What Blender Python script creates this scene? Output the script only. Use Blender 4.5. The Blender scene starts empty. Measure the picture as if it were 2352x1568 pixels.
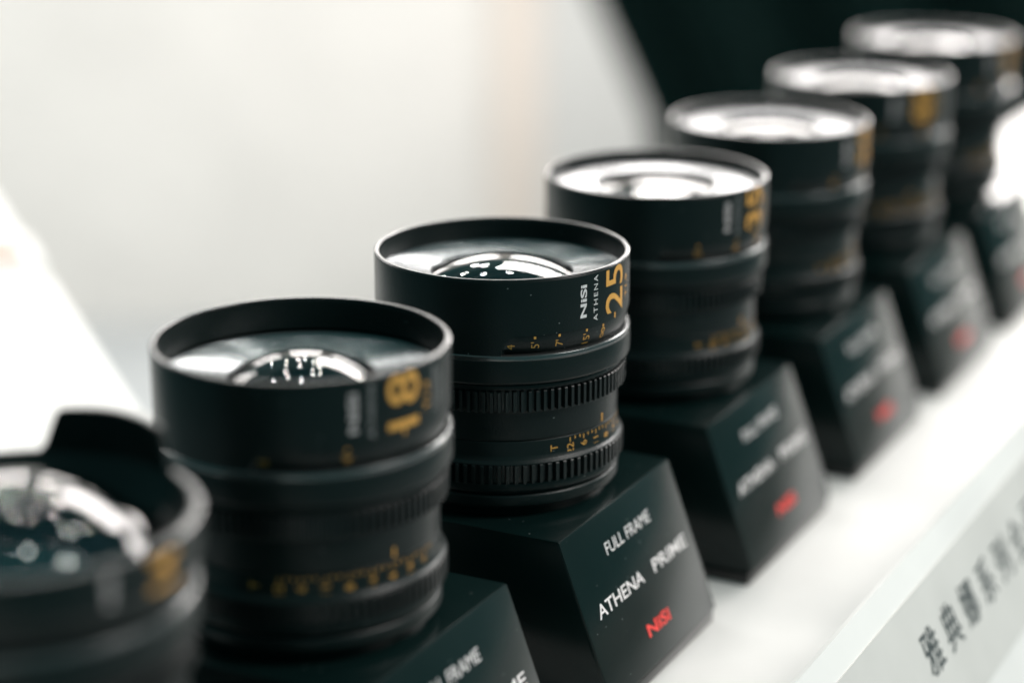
import bpy, bmesh, math, random
from mathutils import Vector, Matrix
R = math.radians
random.seed(7)
sc = bpy.context.scene
col = sc.collection
G = 0.1435                                    # lens rims stand at z = G, the table top at z = 0

# ------------------------------------------------------------------ camera
cam_d = bpy.data.cameras.new('camera')
cam = bpy.data.objects.new('camera', cam_d); col.objects.link(cam); sc.camera = cam
cam.location = (0.003409, -0.711020, 0.183582 + G)
cam.rotation_euler = (R(90 - 16.964), 0, 0)
cam_d.sensor_width = 36
cam_d.lens = 4950 / 2352 * 36
cam_d.clip_start = 0.02; cam_d.clip_end = 50
cam_d.dof.use_dof = True
cam_d.dof.focus_distance = 0.700
cam_d.dof.aperture_fstop = 3.4
cam_d.dof.aperture_blades = 0

# ------------------------------------------------------------------ world, exposure
w = bpy.data.worlds.new('World'); sc.world = w; w.use_nodes = True
bg = w.node_tree.nodes['Background']
bg.inputs[0].default_value = (0.20, 0.56, 0.57, 1); bg.inputs[1].default_value = 0.34
sc.view_settings.view_transform = 'Standard'; sc.view_settings.look = 'None'
sc.view_settings.exposure = 0; sc.view_settings.gamma = 1
sc.view_settings.use_curve_mapping = False
sc.cycles.use_denoising = True
sc.cycles.max_bounces = 8; sc.cycles.transparent_max_bounces = 12
sc.cycles.sample_clamp_indirect = 20
sc.cycles.blur_glossy = 0.3
sc.cycles.caustics_reflective = False; sc.cycles.caustics_refractive = False

# ------------------------------------------------------------------ lamps
def area(name, loc, target, sx, sy, watt, color=(1, 0.943, 0.912)):
    d = bpy.data.lights.new(name, 'AREA'); d.shape = 'RECTANGLE'; d.size = sx; d.size_y = sy
    d.energy = watt; d.color = color
    o = bpy.data.objects.new(name, d); col.objects.link(o); o.location = loc
    o.rotation_euler = (Vector(target) - Vector(loc)).to_track_quat('-Z', 'Y').to_euler()
    return o
def bulb(name, loc, rad, watt, color=(1, 0.97, 0.92)):
    d = bpy.data.lights.new(name, 'POINT'); d.shadow_soft_size = rad; d.energy = watt; d.color = color
    o = bpy.data.objects.new(name, d); col.objects.link(o); o.location = loc
    return o
area('overhead_panel', (0.65, 2.3, 1.62), (0.2, 0.2, 0), 1.3, 0.6, 54)
area('side_panel', (2.7, -0.6, 2.5), (0.1, 0.1, 0), 1.4, 1.4, 94)
for x0, x1 in ((-1.35, -0.80), (-0.60, -0.08), (0.12, 1.55)):       # added area lamps before the back wall, split to break up glass reflections
    area('added_back_panel', ((x0 + x1) / 2, 3.4, 0.88), (0.25, 0.2, 0.2), x1 - x0, 0.8, 17.5 * (x1 - x0))
area('low_right_panel', (1.1, 2.5, 0.5), (0.1, 0.2, 0.1), 0.8, 0.6, 16)
area('high_left_panel', (-1.7, 1.7, 1.25), (0.0, 0.1, 0.1), 1.2, 0.7, 22)
area('high_right_panel', (2.0, 1.9, 1.35), (0.2, 0.2, 0.1), 1.2, 0.7, 55)
wash = area('wall_wash', (-0.4, 1.7, 1.1), (-0.4, 3.6, -0.7), 2.8, 0.5, 20, (1, 0.925, 0.895))
wash.data.spread = R(120)
for i in range(9):
    bulb('spot_bulb', (-0.75 + 0.19 * i + 0.05 * math.sin(i * 2.3), 0.9 + 0.35 * math.sin(i * 1.7), 1.75 + 0.1 * math.cos(i)), 0.02, 3.0)
for x, y, z in ((-0.95, 2.5, 1.55), (-0.62, 2.2, 1.75), (-0.40, 2.6, 1.50), (-0.22, 2.1, 1.35), (-0.05, 2.4, 1.85), (-0.30, 1.9, 1.95), (0.10, 1.7, 1.70)):
    bulb('spot_bulb', (x, y, z), 0.026, 5.0)

# ------------------------------------------------------------------ materials
def mat(name, base, rough=0.5, metal=0.0, spec=0.5, coat=0.0, noise=None, bump=None, dust=False):
    m = bpy.data.materials.new(name); m.use_nodes = True
    nt = m.node_tree; b = nt.nodes['Principled BSDF']
    b.inputs['Base Color'].default_value = (*base, 1)
    b.inputs['Roughness'].default_value = rough
    b.inputs['Metallic'].default_value = metal
    b.inputs['Specular IOR Level'].default_value = spec
    b.inputs['Coat Weight'].default_value = coat
    tc = nt.nodes.new('ShaderNodeTexCoord')
    if noise:
        sc_, amt = noise
        n = nt.nodes.new('ShaderNodeTexNoise'); n.inputs['Scale'].default_value = sc_; n.inputs['Detail'].default_value = 4
        nt.links.new(tc.outputs['Object'], n.inputs['Vector'])
        r = nt.nodes.new('ShaderNodeMapRange')
        r.inputs['To Min'].default_value = rough - amt; r.inputs['To Max'].default_value = rough + amt
        nt.links.new(n.outputs['Fac'], r.inputs['Value']); nt.links.new(r.outputs['Result'], b.inputs['Roughness'])
        mx = nt.nodes.new('ShaderNodeMix'); mx.data_type = 'RGBA'
        mx.inputs['A'].default_value = (*[c * 0.82 for c in base], 1); mx.inputs['B'].default_value = (*[min(1, c * 1.15) for c in base], 1)
        nt.links.new(n.outputs['Fac'], mx.inputs['Factor']); nt.links.new(mx.outputs['Result'], b.inputs['Base Color'])
    if bump:
        s2, st, dist = bump
        n2 = nt.nodes.new('ShaderNodeTexNoise'); n2.inputs['Scale'].default_value = s2; n2.inputs['Detail'].default_value = 2
        nt.links.new(tc.outputs['Object'], n2.inputs['Vector'])
        bp = nt.nodes.new('ShaderNodeBump'); bp.inputs['Strength'].default_value = st; bp.inputs['Distance'].default_value = dist
        nt.links.new(n2.outputs['Fac'], bp.inputs['Height']); nt.links.new(bp.outputs['Normal'], b.inputs['Normal'])
    if dust:                                    # sparse pale specks of dust
        v = nt.nodes.new('ShaderNodeTexVoronoi'); v.inputs['Scale'].default_value = 330
        nt.links.new(tc.outputs['Object'], v.inputs['Vector'])
        lt = nt.nodes.new('ShaderNodeMath'); lt.operation = 'LESS_THAN'; lt.inputs[1].default_value = 0.075
        nt.links.new(v.outputs['Distance'], lt.inputs[0])
        sep = nt.nodes.new('ShaderNodeSeparateColor'); nt.links.new(v.outputs['Color'], sep.inputs[0])
        gt = nt.nodes.new('ShaderNodeMath'); gt.operation = 'GREATER_THAN'; gt.inputs[1].default_value = 0.72
        nt.links.new(sep.outputs[0], gt.inputs[0])
        mu = nt.nodes.new('ShaderNodeMath'); mu.operation = 'MULTIPLY'
        nt.links.new(lt.outputs[0], mu.inputs[0]); nt.links.new(gt.outputs[0], mu.inputs[1])
        m3 = nt.nodes.new('ShaderNodeMix'); m3.data_type = 'RGBA'; m3.inputs['B'].default_value = (0.22, 0.23, 0.23, 1)
        src = b.inputs['Base Color'].links[0].from_socket if b.inputs['Base Color'].links else None
        if src: nt.links.new(src, m3.inputs['A'])
        nt.links.new(mu.outputs[0], m3.inputs['Factor']); nt.links.new(m3.outputs['Result'], b.inputs['Base Color'])
    return m
M = {}
M['paint'] = mat('black_anodised_paint', (0.006, 0.0115, 0.0112), 0.36, spec=0.27, noise=(60, 0.06), bump=(1400, 0.5, 0.00014), dust=True)
M['gear'] = mat('black_gear_plastic', (0.008, 0.0115, 0.0115), 0.36, noise=(80, 0.06))
M['rim'] = mat('polished_black_rim', (0.010, 0.012, 0.012), 0.25, metal=0.0, noise=(90, 0.05))
M['shoulder'] = mat('satin_black_shoulder', (0.16, 0.165, 0.165), 0.24, metal=0.85)
M['baffle'] = mat('ridged_black_baffle', (0.21, 0.225, 0.23), 0.22, metal=0.9, spec=0.6)
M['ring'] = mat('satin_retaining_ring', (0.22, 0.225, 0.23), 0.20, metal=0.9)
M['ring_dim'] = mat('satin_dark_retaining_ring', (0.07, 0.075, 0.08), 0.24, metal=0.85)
M['cavity'] = mat('matt_black_lens_interior', (0.004, 0.006, 0.007), 0.5, spec=0.3)
M['inner'] = mat('coated_inner_glass', (0.004, 0.010, 0.014), 0.02, spec=1.0, coat=1.0)
M['gold'] = mat('gold_paint', (0.74, 0.37, 0.075), 0.5, noise=(500, 0.05))
M['white'] = mat('white_paint', (0.82, 0.78, 0.78), 0.5, noise=(500, 0.05))
M['pale'] = mat('pale_lens_lettering', (0.60, 0.53, 0.53), 0.5)
M['grey'] = mat('dim_white_paint', (0.42, 0.40, 0.40), 0.5)
M['red'] = mat('red_paint', (0.80, 0.045, 0.035), 0.5, noise=(500, 0.05))
M['plinth'] = mat('black_acrylic_plinth', (0.0034, 0.0115, 0.0110), 0.24, spec=0.27, noise=(30, 0.05), bump=(900, 0.15, 0.0001), dust=True)
M['plate'] = mat('gloss_black_base_plate', (0.015, 0.016, 0.016), 0.2)
M['table'] = mat('white_laminate', (0.77, 0.76, 0.74), 0.45, noise=(8, 0.05))
M['strip'] = mat('pale_grey_label_vinyl', (0.60, 0.59, 0.565), 0.5, noise=(20, 0.05))
M['ink'] = mat('dark_printed_ink', (0.035, 0.05, 0.052), 0.6)
M['wall'] = mat('painted_wall', (0.74, 0.72, 0.69), 0.85, noise=(3, 0.05))
M['wall2'] = mat('beige_painted_panel', (0.70, 0.63, 0.57), 0.85, noise=(3, 0.05))
M['wall3'] = mat('cool_grey_panel', (0.60, 0.60, 0.585), 0.85, noise=(3, 0.05))
M['cloth'] = mat('black_curtain_cloth', (0.003, 0.0115, 0.0105), 1.0, spec=0.08, noise=(20, 0.05))
M['floor'] = mat('grey_floor', (0.42, 0.44, 0.45), 0.6, noise=(4, 0.05))
M['poster'] = mat('white_board', (0.84, 0.83, 0.81), 0.6)
M['poster_red'] = mat('faded_red_print', (0.80, 0.24, 0.18), 0.6)
# glass: fresnel mix of clear and mirror
g = bpy.data.materials.new('coated_front_glass'); g.use_nodes = True; nt = g.node_tree; nt.nodes.clear()
out = nt.nodes.new('ShaderNodeOutputMaterial'); mx = nt.nodes.new('ShaderNodeMixShader')
tr = nt.nodes.new('ShaderNodeBsdfTransparent'); gl = nt.nodes.new('ShaderNodeBsdfGlossy'); fr = nt.nodes.new('ShaderNodeFresnel')
tr.inputs[0].default_value = (0.92, 0.97, 0.97, 1); gl.inputs[0].default_value = (1, 1, 1, 1); gl.inputs['Roughness'].default_value = 0.015
fr.inputs['IOR'].default_value = 1.55
nt.links.new(fr.outputs[0], mx.inputs[0]); nt.links.new(tr.outputs[0], mx.inputs[1]); nt.links.new(gl.outputs[0], mx.inputs[2])
nt.links.new(mx.outputs[0], out.inputs[0]); M['glass'] = g

# ------------------------------------------------------------------ helpers
def tag(o, label=None, cat=None, group=None, kind=None):
    if label: o['label'] = label
    if cat: o['category'] = cat
    if group: o['group'] = group
    if kind: o['kind'] = kind
    return o
def empty(name, loc, rz=0):
    o = bpy.data.objects.new(name, None); col.objects.link(o)
    o.location = loc; o.rotation_euler = (0, 0, rz); o.empty_display_size = 0.02
    return o
def obj(name, bm, m, parent=None, smooth=True, angle=35):
    me = bpy.data.meshes.new(name)
    bmesh.ops.recalc_face_normals(bm, faces=bm.faces[:]) if getattr(bm, 'fix', True) and not name.endswith('lettering') and not name.endswith('number') else None
    bm.to_mesh(me); bm.free()
    me.materials.append(m)
    if smooth:
        me.shade_smooth()
        me.set_sharp_from_angle(angle=R(angle))
    o = bpy.data.objects.new(name, me); col.objects.link(o)
    if parent: o.parent = parent
    return o
def smooth_profile(prof, bev=0.00025):
    """small bevel at every sharp corner of a (r, z) profile"""
    out = [prof[0]]
    for i in range(1, len(prof) - 1):
        a, b, c = Vector(prof[i-1]), Vector(prof[i]), Vector(prof[i+1])
        la, lc = (a - b).length, (c - b).length
        t = min(bev, la * 0.3, lc * 0.3)
        if t < 2e-5: out.append(prof[i]); continue
        p1 = b + (a - b).normalized() * t; p3 = b + (c - b).normalized() * t
        p2 = (p1 + p3) * 0.25 + b * 0.5
        out += [tuple(p1), tuple(p2), tuple(p3)]
    out.append(prof[-1])
    return out
def revolve(prof, n=160, closed=False, rfun=None, bev=0.00025):
    """prof: list of (r, z) in metres, z relative to the rim plane (0 = top, negative down)"""
    bm = bmesh.new()
    if bev: prof = smooth_profile(prof, bev)
    rings = []
    for (r, z) in prof:
        if r < 1e-6:
            rings.append([bm.verts.new((0, 0, z))]); continue
        ring = []
        for k in range(n):
            a = 2 * math.pi * k / n
            rr = rfun(r, z, a) if rfun else r
            ring.append(bm.verts.new((rr * math.cos(a), rr * math.sin(a), z)))
        rings.append(ring)
    pairs = list(zip(rings, rings[1:]))
    if closed: pairs.append((rings[-1], rings[0]))
    for A, B in pairs:
        for k in range(n):
            j = (k + 1) % n
            if len(A) == 1 and len(B) == 1: continue
            if len(A) == 1: bm.faces.new((A[0], B[k], B[j]))
            elif len(B) == 1: bm.faces.new((A[k], B[0], A[j]))
            else: bm.faces.new((A[k], B[k], B[j], A[j]))
    return bm
def mm(p): return [(r / 1000, z / 1000) for r, z in p]
def gear_bm(r_out, r_in, z0, z1, teeth):
    bm = bmesh.new()
    rings = [[] for _ in range(4)]
    ch = 0.00025
    for k in range(teeth):
        for frac, top in ((0.0, 0), (0.12, 0), (0.24, 1), (0.62, 1), (0.74, 0)):
            a = 2 * math.pi * (k + frac) / teeth
            r = r_out if top else r_in
            for q, (z, rr) in enumerate(((z0, r - ch), (z0 - ch, r), (z1 + ch, r), (z1, r - ch))):
                rings[q].append(bm.verts.new((rr * math.cos(a), rr * math.sin(a), z)))
    n = len(rings[0])
    for q in range(3):
        for k in range(n):
            j = (k + 1) % n
            bm.faces.new((rings[q][k], rings[q+1][k], rings[q+1][j], rings[q][j]))
    for q, z in ((0, z0), (3, z1)):
        inner = [bm.verts.new(((r_in - 0.002) * math.cos(2*math.pi*k/n), (r_in - 0.002) * math.sin(2*math.pi*k/n), z)) for k in range(n)]
        # keep inner ring at the same angles as the teeth points
        for k in range(n):
            v = rings[q][k].co; a = math.atan2(v.y, v.x); inner[k].co = ((r_in - 0.002) * math.cos(a), (r_in - 0.002) * math.sin(a), z)
        for k in range(n):
            j = (k + 1) % n
            bm.faces.new((rings[q][k], rings[q][j], inner[j], inner[k]))
    return bm

_tc = {}
def text_2d(s, size, bold=0.0, spacing=1.0, xscale=1.0):
    """flat text mesh as (verts, faces), centred on its own bounding box, plus its width and height"""
    key = (s, size, bold, spacing, xscale)
    if key in _tc: return _tc[key]
    cu = bpy.data.curves.new('t', 'FONT'); cu.body = s; cu.size = 1.0; cu.offset = bold
    cu.space_character = spacing; cu.fill_mode = 'FRONT' if hasattr(cu, 'fill_mode') else cu.fill_mode
    cu.resolution_u = 4
    o = bpy.data.objects.new('t', cu); col.objects.link(o)
    dg = bpy.context.evaluated_depsgraph_get(); dg.update()
    me = bpy.data.meshes.new_from_object(o.evaluated_get(dg))
    vs = [v.co.copy() for v in me.vertices]; fs = [tuple(p.vertices) for p in me.polygons]
    x0, x1 = min(v.x for v in vs), max(v.x for v in vs); y0, y1 = min(v.y for v in vs), max(v.y for v in vs)
    k = size / ((y1 - y0) if not ('∞' in s or "'" in s) else (0.70 if '∞' not in s else 0.6))
    vv = [((v.x - (x0 + x1) / 2) * k * xscale, (v.y - (y0 + y1) / 2) * k) for v in vs]
    bpy.data.objects.remove(o); bpy.data.curves.remove(cu); bpy.data.meshes.remove(me)
    _tc[key] = (vv, fs, (x1 - x0) * k * xscale, size)
    return _tc[key]
def flat_bm(vv, fs, cut=None):
    bm = bmesh.new()
    vs = [bm.verts.new((x, y, 0)) for x, y in vv]
    for f in fs:
        try: bm.faces.new([vs[i] for i in f])
        except ValueError: pass
    bmesh.ops.remove_doubles(bm, verts=bm.verts[:], dist=1e-6)
    if cut:
        y0 = min(v.co.y for v in bm.verts); y1 = max(v.co.y for v in bm.verts); y = y0 + cut
        while y < y1:
            bmesh.ops.bisect_plane(bm, geom=bm.verts[:] + bm.edges[:] + bm.faces[:], plane_co=(0, y, 0), plane_no=(0, 1, 0)); y += cut
    for f in bm.faces:
        if f.normal.z < 0: f.normal_flip()
    return bm
def rect_2d(w_, h_): return [(-w_/2, -h_/2), (w_/2, -h_/2), (w_/2, h_/2), (-w_/2, h_/2)], [(0, 1, 2, 3)], w_, h_
def wrap(items, rad, name, m, parent, lift=0.00012):
    """items: (2-D shape, azimuth in degrees, z of its centre). Reads upwards, tops to the left."""
    bm = bmesh.new()
    for (vv, fs, _, _), phi, z in items:
        b = flat_bm(vv, fs, 0.001)
        r0 = rad(z) if callable(rad) else rad
        vm = {}
        for v in b.verts:
            zz = z + v.co.x; rr = (rad(zz) if callable(rad) else rad) + lift
            a = R(phi) - v.co.y / r0
            vm[v] = bm.verts.new((rr * math.cos(a), rr * math.sin(a), zz))
        for f in b.faces: bm.faces.new([vm[v] for v in f.verts])
        b.free()
    return obj(name, bm, m, parent, smooth=False)

# ------------------------------------------------------------------ row geometry
RD = Vector((0.45570829, 0.89012918, 0)); ND = Vector((0.89012918, -0.45570829, 0))
STEP = 0.12684
ROW = math.atan2(RD.y, RD.x)                  # a thing turned by ROW has x along the row, -y outwards
def place(along, outw, z): return RD * along + ND * outw + Vector((0, 0, z))

# ------------------------------------------------------------------ table
def prism(poly, z0, z1):
    bm = bmesh.new()
    a = [bm.verts.new((x, y, z1)) for x, y in poly]; b = [bm.verts.new((x, y, z0)) for x, y in poly]
    bm.faces.new(a); bm.faces.new(b[::-1])
    n = len(poly)
    for i in range(n): bm.faces.new((a[i], b[i], b[(i+1) % n], a[(i+1) % n]))
    return bm
def bevel(bm, w_, seg=2, ang=30):
    es = [e for e in bm.edges if len(e.link_faces) == 2 and e.calc_face_angle(0) > R(ang)]
    bmesh.ops.bevel(bm, geom=es, offset=w_, segments=seg, affect='EDGES', profile=0.5, clamp_overlap=True)
    return bm
def wxy(pts): return [tuple((RD * a + ND * o).xy) for a, o in pts]
EDGE = 0.1415; SL = 27
table = tag(empty('display_table', place(0, 0, -0.95)), 'white display table with a sloping front in front of the black plinths', 'table')
def onto(o, parent):
    o.parent = parent; o.matrix_parent_inverse = Matrix.Translation(-parent.location); return o
poly = wxy([(-1.2, EDGE), (1.9, EDGE), (1.9, -0.075), (0.43, -0.075), (0.136, -0.2586), (0.62, -0.80), (0.40, -0.95), (-0.10, -0.38), (-0.04, -0.13), (-1.2, -0.13)])
onto(obj('tabletop', prism(poly, -0.03, 0), M['table'], None, smooth=False), table)
s, c = math.sin(R(SL)), math.cos(R(SL))
def slope(a, d, lift=0.0): return RD * a + ND * (EDGE + d * s + lift * c) + Vector((0, 0, -d * c + lift * s))
bm = bmesh.new()
q = [slope(-1.2, 0), slope(1.9, 0), slope(1.9, 0.5), slope(-1.2, 0.5)]
q2 = [p - ND * 0.02 for p in q]; q2[0] = q[0] - Vector((0, 0, 0.03)); q2[1] = q[1] - Vector((0, 0, 0.03))
A = [bm.verts.new(p) for p in q]; B = [bm.verts.new(p) for p in q2]
bm.faces.new(A)
bm.faces.new(B[::-1])
for i in range(4): bm.faces.new((A[i], B[i], B[(i+1) % 4], A[(i+1) % 4]))
onto(obj('front_panel', bm, M['table'], None, smooth=False), table)
bm = bmesh.new()
q = [slope(-0.6, -0.034, 0.0029), slope(1.6, -0.034, 0.0029), slope(1.6, 0.060, 0.0029), slope(-0.6, 0.060, 0.0029)]
A = [bm.verts.new(p) for p in q]; B = [bm.verts.new(p - (ND * c + Vector((0, 0, s))) * 0.0024) for p in q]
bm.faces.new(A); bm.faces.new(B[::-1])
for i in range(4): bm.faces.new((A[i], B[i], B[(i+1) % 4], A[(i+1) % 4]))
M['plate_white'] = mat('white_plate_vinyl', (0.80, 0.79, 0.77), 0.5, noise=(12, 0.05))
plate = obj('name_plate', bm, M['plate_white'], None, smooth=False)
tag(plate, 'long white name plate with a grey band of dark Chinese characters, lower right', 'name plate')
bm = bmesh.new()
q = [slope(-0.6, -0.0232, 0.0034), slope(1.6, -0.0232, 0.0034), slope(1.6, 0.025, 0.0034), slope(-0.6, 0.025, 0.0034)]
A = [bm.verts.new(p) for p in q]; B = [bm.verts.new(p - (ND * c + Vector((0, 0, s))) * 0.0004) for p in q]
bm.faces.new(A); bm.faces.new(B[::-1])
for i in range(4): bm.faces.new((A[i], B[i], B[(i+1) % 4], A[(i+1) % 4]))
strip = obj('grey_band', bm, M['strip'], plate, smooth=False)
bm = bmesh.new()
for i, ch in enumerate('雅典娜系列全画幅电影镜头'):
    vv, fs, tw, th = text_2d(ch, 0.0163, bold=0.006)
    b = flat_bm(vv, fs); vm = {}
    for v in b.verts: vm[v] = bm.verts.new(slope(0.0502 + 0.0232 * i + v.co.x * 0.95, -0.0022 - v.co.y, 0.0036))
    for f in b.faces: bm.faces.new([vm[v] for v in f.verts])
    b.free()
o = obj('printed_lettering', bm, M['ink'], None, smooth=False); o.parent = strip

body_poly = wxy([(-1.15, 0.09), (1.85, 0.09), (1.85, -0.075 + 0.02), (0.40, -0.055), (0.13, -0.24), (0.52, -0.72), (0.41, -0.86), (-0.05, -0.36), (0.0, -0.11), (-1.15, -0.11)])
onto(obj('cabinet_body', prism(body_poly, -0.949, -0.031), M['table'], None, smooth=False), table)

# ------------------------------------------------------------------ plinths
PZ = 0.0603                                    # top of a plinth
def make_plinth():
    root = empty('display_plinth', (0, 0, 0))
    W2 = 0.045
    prof = [(-0.046, 0.0045), (0.0625, 0.0045), (0.0643, 0.0062), (0.0440, PZ), (-0.046, PZ)]   # (out, z)
    bm = bmesh.new()
    A = [bm.verts.new((-W2, -o_, z)) for o_, z in prof]; B = [bm.verts.new((W2, -o_, z)) for o_, z in prof]
    n = len(prof)
    bm.faces.new(A); bm.faces.new(B[::-1])
    for i in range(n): bm.faces.new((A[i], B[i], B[(i+1) % n], A[(i+1) % n]))
    bmesh.ops.recalc_face_normals(bm, faces=bm.faces[:])
    bevel(bm, 0.0008, 2, 25)
    body = obj('body', bm, M['plinth'], root, angle=25)
    bm = bmesh.new(); bmesh.ops.create_cube(bm, size=1, matrix=Matrix.Translation((0, -0.0082, 0.00215)) @ Matrix.Diagonal((0.0915, 0.1095, 0.0043, 1)))
    bevel(bm, 0.0005, 2)
    obj('base_plate', bm, M['plate'], root)
    # lettering on the sloping face
    top = Vector((0, -0.0440, PZ)); dn = Vector((0, -(0.0643 - 0.0440), -(PZ - 0.0062))).normalized(); nr = Vector((0, dn.z, -dn.y)) 
    nr = Vector((0, dn.z, -dn.y)) if Vector((0, dn.z, -dn.y)).y < 0 else Vector((0, -dn.z, dn.y))
    def write(items, name, m):
        bm = bmesh.new()
        for (vv, fs, _, _), x, d in items:
            b = flat_bm(vv, fs); vm = {}
            for v in b.verts: vm[v] = bm.verts.new(top + Vector((x + v.co.x, 0, 0)) + dn * (d - v.co.y) + nr * 0.00015)
            for f in b.faces: bm.faces.new([vm[v] for v in f.verts])
            b.free()
        return obj(name, bm, m, body, smooth=False)
    def fit(s_, h, width, bold):
        vv, fs, tw, th = text_2d(s_, h, bold=bold)
        return [(x * width / tw, y) for x, y in vv], fs, width, h
    write([(fit('FULL FRAME', 0.0043, 0.036, 0.0), 0.0, 0.0124), (fit('ATHENA', 0.0047, 0.0365, 0.012), -0.0175, 0.0287),
           (fit('PRIME', 0.0047, 0.0285, 0.012), 0.0235, 0.0287)], 'white_lettering', M['white'])
    write([(fit('NiSi', 0.0047, 0.0185, 0.03), 0.001, 0.0462)], 'red_lettering', M['red'])
    return root
def copy_tree(o, parent=None):
    c_ = o.copy(); col.objects.link(c_); c_.parent = parent
    for ch in list(o.children): copy_tree(ch, c_)
    return c_
order = [('14', -2), ('18', -1), ('25', 0), ('35', 1), ('50', 2), ('85', 3), ('135', 4)]
plinth_label = {
    -2: 'black plinth under the short lens with the petal hood, lowest left',
    -1: 'black plinth under the lens numbered 18, cut by the bottom edge',
    0: 'black plinth in focus with sharp white lettering under the lens numbered 25',
    1: 'black plinth behind the sharp one, slightly blurred white and red lettering',
    2: 'blurred black plinth with a red spot, third from the right edge',
    3: 'very blurred black plinth, next to last of the row before the right edge',
    4: 'farthest black plinth, cut off by the right edge of the photo'}
p0 = make_plinth()
for nme, k in order:
    o = p0 if k == -2 else copy_tree(p0)
    o.location = place(STEP * k, 0, 0.0); o.rotation_euler = (0, 0, ROW)
    tag(o, plinth_label[k], 'plinth', 'black sloped plinths under the lenses')

# ------------------------------------------------------------------ lenses
Hh = 0.0832
LZ = lambda prof: [(r / 1000, z / 1000 + Hh) for r, z in prof]       # profile mm -> metres above the plinth top
def dome(r, sag, n=10):
    rc = (r * r + sag * sag) / (2 * sag); pts = []
    for i in range(n + 1):
        a = math.asin(r / rc) * (1 - i / n); pts.append((rc * math.sin(a), rc * math.cos(a) - (rc - sag)))
    pts[-1] = (0, sag); return pts
def make_lens(number, style, hood=False):
    """local +x looks outwards along the gold number (azimuth 0); azimuths in degrees, positive to the right"""
    root = empty('cinema_lens', (0, 0, 0))
    RB = 43.5
    top = -6.7 if hood else 0.0
    # front barrel with the recessed distance window on one side
    A0, A1 = (-57, 78) if not hood else (-95, 75)
    zt, zb_, zl = -18.5, -26.6, -25.0
    prof = [(41.9, -9.0 + top * 0.2), (41.9, top - 0.5), (42.3, top), (43.1, top), (RB, top - 0.5)] if not hood else \
           [(42.0, top - 2.0), (42.4, top), (44.9, top), (45.3, top - 0.7), (45.3, -16.0), (RB + 1.0, -17.8)]
    prof += [(RB, -18.2), (RB, -18.5), (RB, -19.2), (RB, -20.5), (RB, -21.8), (RB, -23), (RB, -24), (RB, -25), (RB, -25.9), (RB, -26.6)]
    prof += [(39.0, -26.9), (38, -26.9)]
    def rad_band(z):                             # radius of the recess floor, metres, z relative (mm)
        t = (zt - z) / (zt - zb_); return (RB - 0.35 - 2.8 * t ** 2.5 - 0.35 * t) / 1000
    def rfun(r, z, a):
        ad = (math.degrees(a) + 180) % 360 - 180
        zr = (z - Hh) * 1000
        if r > 0.0432 and -26.7 < zr < zt - 0.05:
            lead = A0 - 0.0 + max(0, min(1, (zt - zr) / 6.0)) * -6 + 3   # slanted start
            if lead < ad < A1: return min(r, rad_band(zr))
        return r
    bm = revolve(LZ(prof), 240, rfun=rfun, bev=0.00012)
    barrel = obj('front_barrel', bm, M['paint'], root, angle=30)
    # front rim ring
    if not hood:
        rim = [(41.9, -0.9), (41.95, 0.2), (42.3, 0.42), (43.0, 0.42), (43.45, 0.1), (43.5, -0.25), (42.5, -0.3)]
    else:
        rim = [(42.4, top - .5), (42.5, top + .25), (43, top + 0.45), (44.6, top + 0.4), (45.2, top + 0.1), (45.3, top - 0.3), (45, top - .4)]
    obj('front_rim', revolve(LZ(rim), 200, closed=True, bev=0.0001), M['rim'], root)
    # interior
    cfg = {'groove18': dict(d=-9.8, r=21.5, sag=6.5, drop=0.7), 'groove25': dict(d=-7.3, r=24.3, sag=5.2, drop=0.5),
           'flat35': dict(d=-3.6, r=22.2, sag=2.6, drop=0.2), 'flat': dict(d=-3.0, r=20.5, sag=2.2, drop=0.3),
           'hood': dict(d=-15.0, r=36.0, sag=17.0, drop=0.5)}[style]
    d, gr, sag, drop = cfg['d'], cfg['r'], cfg['sag'], cfg['drop']
    if d > -9 and not hood: pass
    ro = 41.9
    if style.startswith('groove'):
        n = 17; prof = []
        for i in range(n):                       # concentric ridges
            t0 = i / n; r0 = ro + (gr - ro) * t0; r1 = ro + (gr - ro) * (i + 1) / n
            z0 = d - drop * t0
            for q_ in range(6):
                prof.append((r0 - (r0 - r1) * q_ / 6, z0 - 0.17 + 0.17 * math.cos(q_ / 6 * 2 * math.pi)))
        prof += [(gr, d - drop), (gr - 0.1, d - drop - 2.5)]
        obj('baffle', revolve(LZ(prof), 200, bev=0), M['baffle'], root, angle=80)
    elif style != 'hood':
        prof = [(ro, d), (gr + 1.6, d - drop), (gr + 1.5, d - drop - 0.4)]
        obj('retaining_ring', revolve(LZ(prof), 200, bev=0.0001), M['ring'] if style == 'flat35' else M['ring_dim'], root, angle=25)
        prof = [(gr + 1.55, d - drop - 0.12), (gr + 1.2, d - drop - 0.2), (gr, d - drop - 2.0), (gr - 0.1, d - drop - 4.0)]
        obj('glass_seat', revolve(LZ(prof), 200, bev=0.0001), M['cavity'], root, angle=25)
        drop += 1.6
    else:
        prof = [(42.2, top - 0.4), (40.5, top - 3.5), (38.5, d + 2), (gr + 0.3, d), (gr - 0.1, d - 2.5)]
        obj('baffle', revolve(LZ(prof), 200, bev=0.0001), M['paint'], root, angle=25)
    gz = d - drop - 0.6
    gp = [(r * 1.0, z + gz) for r, z in dome(gr - 0.15, sag, 14)]
    ge = obj('front_glass', revolve(LZ(gp), 120, bev=0), M['glass'], root, angle=80)
    # inner elements behind the front glass, with a dark cell
    ip = [(r, z + gz - 3.0) for r, z in dome((gr - 0.15) * 0.78, sag * 0.62, 12)]
    obj('inner_element', revolve(LZ(ip), 100, bev=0), M['inner'], root, angle=80)
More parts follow.
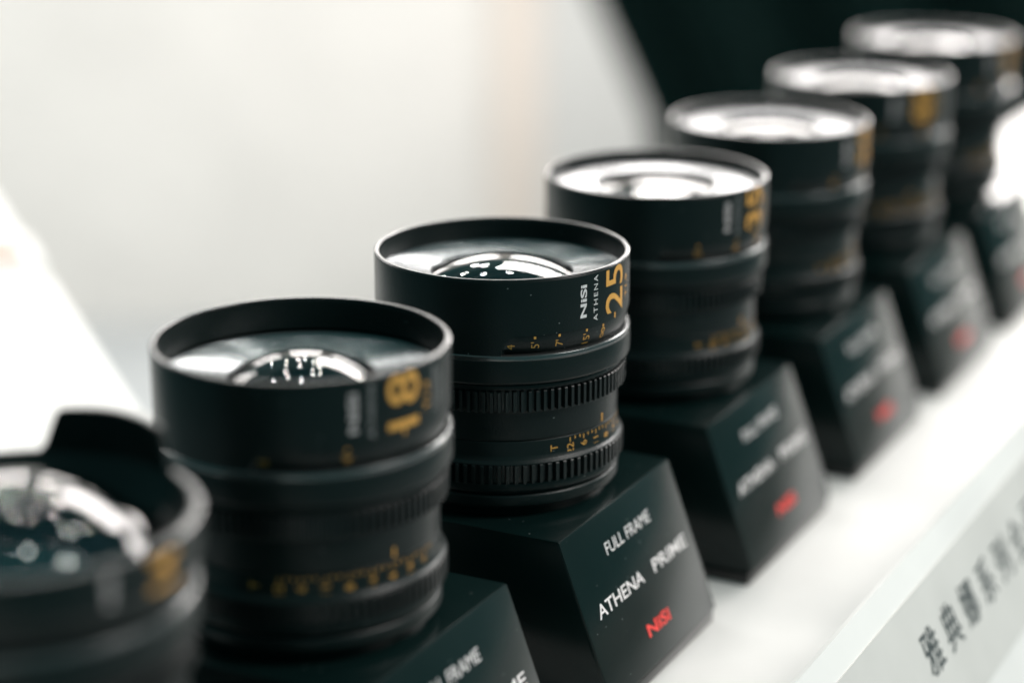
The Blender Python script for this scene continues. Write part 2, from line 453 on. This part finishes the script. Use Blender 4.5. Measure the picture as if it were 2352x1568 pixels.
    cp = [(gr - 0.2, gz - 0.3), (gr * 0.80, gz - 2.6), (gr * 0.795, gz - 4.5), (0, gz - 9)]
    obj('lens_cell', revolve(LZ(cp), 100, bev=0.0001), M['cavity'], root)
    # hood petals
    if hood:
        for pc in (95, 275):                     # petal centres relative to the number
            bm = bmesh.new(); half = 28; n = 40; rows = []
            for i in range(n + 1):
                t = -1 + 2 * i / n; a = R(pc + half * t)
                e = min(1, (1 - abs(t)) / (0.30 if t > 0 else 0.14)); h = (e * e * (3 - 2 * e)) * 10.5 + 2.0 * (1 - t * t) * e
                rows.append([bm.verts.new((rr / 1000 * math.cos(a), rr / 1000 * math.sin(a), zz / 1000 + Hh)) for rr, zz in
                             ((42.3, top + 0.3), (42.0, top + 0.5 + h), (43.4, top + 0.5 + h), (44.2, top + 0.3))])
            for r0, r1 in zip(rows, rows[1:]):
                for q_ in range(4): bm.faces.new((r0[q_], r1[q_], r1[(q_+1) % 4], r0[(q_+1) % 4]))
            bm.faces.new(rows[0]); bm.faces.new(rows[-1][::-1])
            obj('hood_petal', bm, M['paint'], root, angle=40)
    # fixed ring with a bright shoulder, below the distance window
    obj('focus_ring', revolve(LZ([(38.0, -27.6), (40.4, -26.9), (43.2, -26.6), (43.6, -26.6), (44.0, -27.0),
        (44.0, -34.2), (43.6, -34.9), (42.3, -35.3), (41.2, -35.4), (41.2, -36.0)]), 200), M['paint'], root, angle=40)
    obj('ring_shoulder', revolve(LZ([(39.4, -25.2), (42.6, -24.95), (43.4, -24.95), (43.95, -25.3), (43.98, -26.75), (43.2, -26.85), (39.8, -27.0)]), 200, closed=True, bev=0.0001), M['shoulder'], root, angle=50)
    obj('focus_gear', gear_bm(0.0426, 0.0406, Hh - 0.0378, Hh - 0.0450, 104), M['gear'], root, smooth=False)
    obj('middle_barrel', revolve(LZ([(38, -35.2), (41.6, -35.9), (41.6, -37.6), (40.2, -37.7), (40.2, -45.1), (40.0, -45.5), (39.9, -46),
        (39.9, -55.3), (39.7, -55.6), (39.2, -55.7), (39.2, -55.9)]), 200), M['paint'], root)
    iris = obj('iris_ring', revolve(LZ([(39.0, -55.75), (39.75, -55.9), (39.9, -56.3), (40.1, -61.0), (40.7, -62.4), (41.6, -63.2), (41.7, -63.6), (40.4, -63.8)]), 200), M['paint'], root)
    obj('iris_gear', gear_bm(0.0421, 0.0402, Hh - 0.0637, Hh - 0.0702, 92), M['gear'], root, smooth=False)
    obj('rear_ring', revolve(LZ([(39.0, -70.1), (40.7, -70.3), (40.8, -72.9), (40.4, -73.5), (39.0, -73.7), (38.6, -74.0), (38.6, -74.4),
        (39.8, -74.7), (40.3, -75.3), (40.3, -78.4), (39.6, -79.3), (37, -79.6)]), 200), M['paint'], root)
    obj('lens_mount', revolve(LZ([(38, -79.4), (36.2, -79.6), (36.0, -83.2), (0, -83.2)]), 120), M['paint'], root)
    # index stud on the rear ring
    # --- writing
    rb = RB / 1000 if not hood else 0.0453
    zs = lambda z: Hh + z / 1000
    bw = 0.035
    dz = -8.5 if hood else 0
    def fitw(s_, h, width, bold=0.0, spacing=1.0):
        vv, fs, tw, th = text_2d(s_, h, bold=bold, spacing=spacing)
        return [(x * width / tw, y) for x, y in vv], fs, width, h
    if not hood:
        wrap([(fitw('NiSi', 0.0027, 0.0112, 0.03), -21.8, zs(-9.2))], rb, 'white_lettering', M['white'] if number == '25' else M['pale'], barrel)
        wrap([(fitw('ATHENA', 0.0019, 0.0155, 0.0, 1.3), -14.6, zs(-9.0))], rb, 'thin_lettering', M['white'] if number == '25' else M['grey'], barrel)
        nw = 0.0158 if len(number) == 2 else 0.0165
        nh = 0.0118 if len(number) == 2 else 0.0095
        wrap([(fitw(number, nh, nw, 0.008), 0, zs(-8.3)), (rect_2d(0.0019, 0.0008), 0.0, zs(-17.3))], rb, 'gold_number', M['gold'], barrel)
        wrap([(fitw('T1.9', 0.0024, 0.008, 0.005), 12.8, zs(-9.4))], rb, 'speed_lettering', M['gold'], barrel)
        wrap([(fitw('FULL FRAME', 0.0013, 0.0125, 0.0), 18.0, zs(-8.4)), (fitw('CINE LENS', 0.0013, 0.0100, 0.0), 22.0, zs(-8.4))], rb, 'small_lettering', M['grey'], barrel)
    else:
        wrap([(fitw('NiSi', 0.0024, 0.0075, 0.03), -21, zs(-11.9))], rb, 'white_lettering', M['white'] if number == '25' else M['pale'], barrel)
        wrap([(fitw('14', 0.0105, 0.0085, 0.008), 0, zs(-12.2))], rb, 'gold_number', M['gold'], barrel)
    marks = [('4\'', -56), ('5\'', -45), ('7\'', -33.6), ('15\'', -19.2), ('∞', -8.5)]
    if number == '18': marks = [('2\'', -56), ('4\'', -24)]
    if number == '35': marks = [('5\'', -38), ('9\'', -14), ('∞', 6)]
    if number in ('50', '85', '135'): marks = [('9\'', -30), ('∞', 2)]
    it = []
    for t_, ph in marks:
        vv, fs, tw, th = text_2d(t_, 0.0028)
        it = [((vv, fs, tw, th), ph, zs(-22.0 - (0.4 if len(t_) > 2 else 0))), (rect_2d(0.0009, 0.0008), ph - 0.2, zs(-19.35))]
        if not hood:
            wrap(it, lambda z: rad_band((z - Hh) * 1000), 'distance_mark', M['gold'], barrel, lift=0.00015)
    # T scale on the iris ring
    it = [(text_2d('T', 0.0026), -34, zs(-59.2))]
    stops = [('22', -25), ('16', -16.5), ('11', -7.5), ('8', 2), ('5.6', 11.5), ('4', 21), ('2.8', 31), ('1.9', 40)]
    if number == '18': stops = [('22', -52), ('16', -43), ('11', -33), ('8', -23), ('5.6', -13), ('4', -3), ('2.8', 7), ('1.9', 17)]; it = [(text_2d('T', 0.0026), -62, zs(-59.2))]
    for t_, ph in stops:
        s2 = text_2d(t_, 0.0027 if len(t_) < 3 else 0.0021); it.append((s2, ph, zs(-60.4)))
        it.append((rect_2d(0.0016, 0.00035), ph, zs(-57.4)))
        for q_ in (3, 6): it.append((rect_2d(0.0010, 0.0004), ph + q_, zs(-56.9)))
    wrap(it, lambda z: (0.0399 if z > Hh - 0.0563 else 0.0399 + (Hh - 0.0563 - z) / 0.0047 * 0.0002), 'scale_lettering', M['gold'], iris)
    wrap([(rect_2d(0.003, 0.0007), -2, zs(-53.4))], 0.0399, 'index_mark', M['gold'], root)
    return root
camxy = Vector((0.003409, -0.71102))
spec = {  # number: (extra along row, extra height, style, right-of-camera azimuth of the number)
    '14': (-0.002, 0.0, 'hood', 47, 'shortest lens, with a petal hood and bulging glass, nearest the lower left corner'),
    '18': (0.0, 0.002, 'groove18', 40, 'black cinema lens with the gold number 18, left of the sharp one'),
    '25': (0.0, 0.0, 'groove25', 59.5, 'sharply focused black cinema lens with gold 25, in the middle'),
    '35': (0.0048, 0.0, 'flat35', 60.5, 'black lens with a wide white reflecting ring, right behind the sharp one'),
    '50': (0.0035, 0.0, 'flat', 72, 'blurred black cinema lens before the dark backdrop, fifth from the left'),
    '85': (0.0040, 0.0, 'flat', 44, 'blurred black lens with an olive gold blotch on its barrel, next to last'),
    '135': (-0.0005, 0.0020, 'flat', 68, 'farthest, most blurred lens, highest in the top right corner')}
for nme, k in order:
    da, dh, style, az, lab = spec[nme]
    o = make_lens(nme, style, hood=(nme == '14'))
    p = place(STEP * k + da, 0, PZ)
    o.location = p
    o.scale = (1, 1, 1 + dh / Hh)
    tc_ = math.atan2(camxy.y - p.y, camxy.x - p.x)
    o.rotation_euler = (0, 0, tc_ + R(az))
    tag(o, lab, 'camera lens', 'black cinema lenses in a row')

# ------------------------------------------------------------------ background
def slab(name, x0, x1, y, z0, z1, th, m):
    bm = bmesh.new(); bmesh.ops.create_cube(bm, size=1, matrix=Matrix.Translation(((x0+x1)/2, y + th/2, (z0+z1)/2)) @ Matrix.Diagonal((x1-x0, th, z1-z0, 1)))
    return obj(name, bm, m, None, smooth=False)
WY = 3.6
tag(slab('wall', -3.0, 1.7, WY, -1.3, 1.6, 0.1, M['wall']), kind='structure')
tag(slab('floor', -3.0, 3.2, -1.5, -0.86, -0.76, 0.02, M['floor']), kind='structure')
bpy.data.objects['floor'].data.clear_geometry()
bm = bmesh.new(); bmesh.ops.create_cube(bm, size=1, matrix=Matrix.Translation((0.1, 1.05, -0.97)) @ Matrix.Diagonal((6.2, 5.1, 0.04, 1))); bm.to_mesh(bpy.data.objects['floor'].data); bm.free()
bpy.data.objects['floor'].data.materials.append(M['floor']) if not bpy.data.objects['floor'].data.materials else None
tag(slab('wall_pilaster', -0.03, 0.06, WY - 0.04, -0.94, 1.5, 0.038, M['wall2']), 'narrow beige upright band on the pale wall, left of the dark curtain', 'pilaster')
tag(slab('wall_panel', 0.062, 0.50, WY - 0.03, -0.94, 1.5, 0.028, M['wall3']), 'cool grey wall panel between the beige band and the dark curtain', 'wall panel')
leaf = empty('folded_leaflet', (-0.298, 0.528, 0.0), R(20))
bm = bmesh.new(); bmesh.ops.create_cube(bm, size=1, matrix=Matrix.Translation((0, 0, 0.002)) @ Matrix.Diagonal((0.036, 0.075, 0.004, 1)))
obj('paper', bm, M['poster'], leaf, smooth=False)
bm = bmesh.new(); bmesh.ops.create_cube(bm, size=1, matrix=Matrix.Translation((0, 0.002, 0.0043)) @ Matrix.Diagonal((0.022, 0.048, 0.0006, 1)))
obj('red_print', bm, M['poster_red'], leaf, smooth=False)
tag(leaf, 'blurred leaflet with a red print on the white table top, at the left edge', 'leaflet')
# dark curtain: folded cloth, its left edge slants
bm = bmesh.new(); rows = []
for j in range(25):
    z = -0.93 + j / 24 * 1.1; row = []
    for i in range(121):
        x = 0.218 + i / 120 * 2.4 - 0.46 * max(0, z + 0.33)
        row.append(bm.verts.new((x, 2.6 + 0.03 * math.sin(i * 0.55) + 0.01 * math.sin(i * 1.7), z)))
    rows.append(row)
for r0, r1 in zip(rows, rows[1:]):
    for i in range(120): bm.faces.new((r0[i], r0[i+1], r1[i+1], r1[i]))
bmesh.ops.solidify(bm, geom=bm.faces[:], thickness=0.004)
tag(obj('dark_curtain', bm, M['cloth'], None), 'dark out of focus curtain behind the far lenses, upper right', 'curtain')
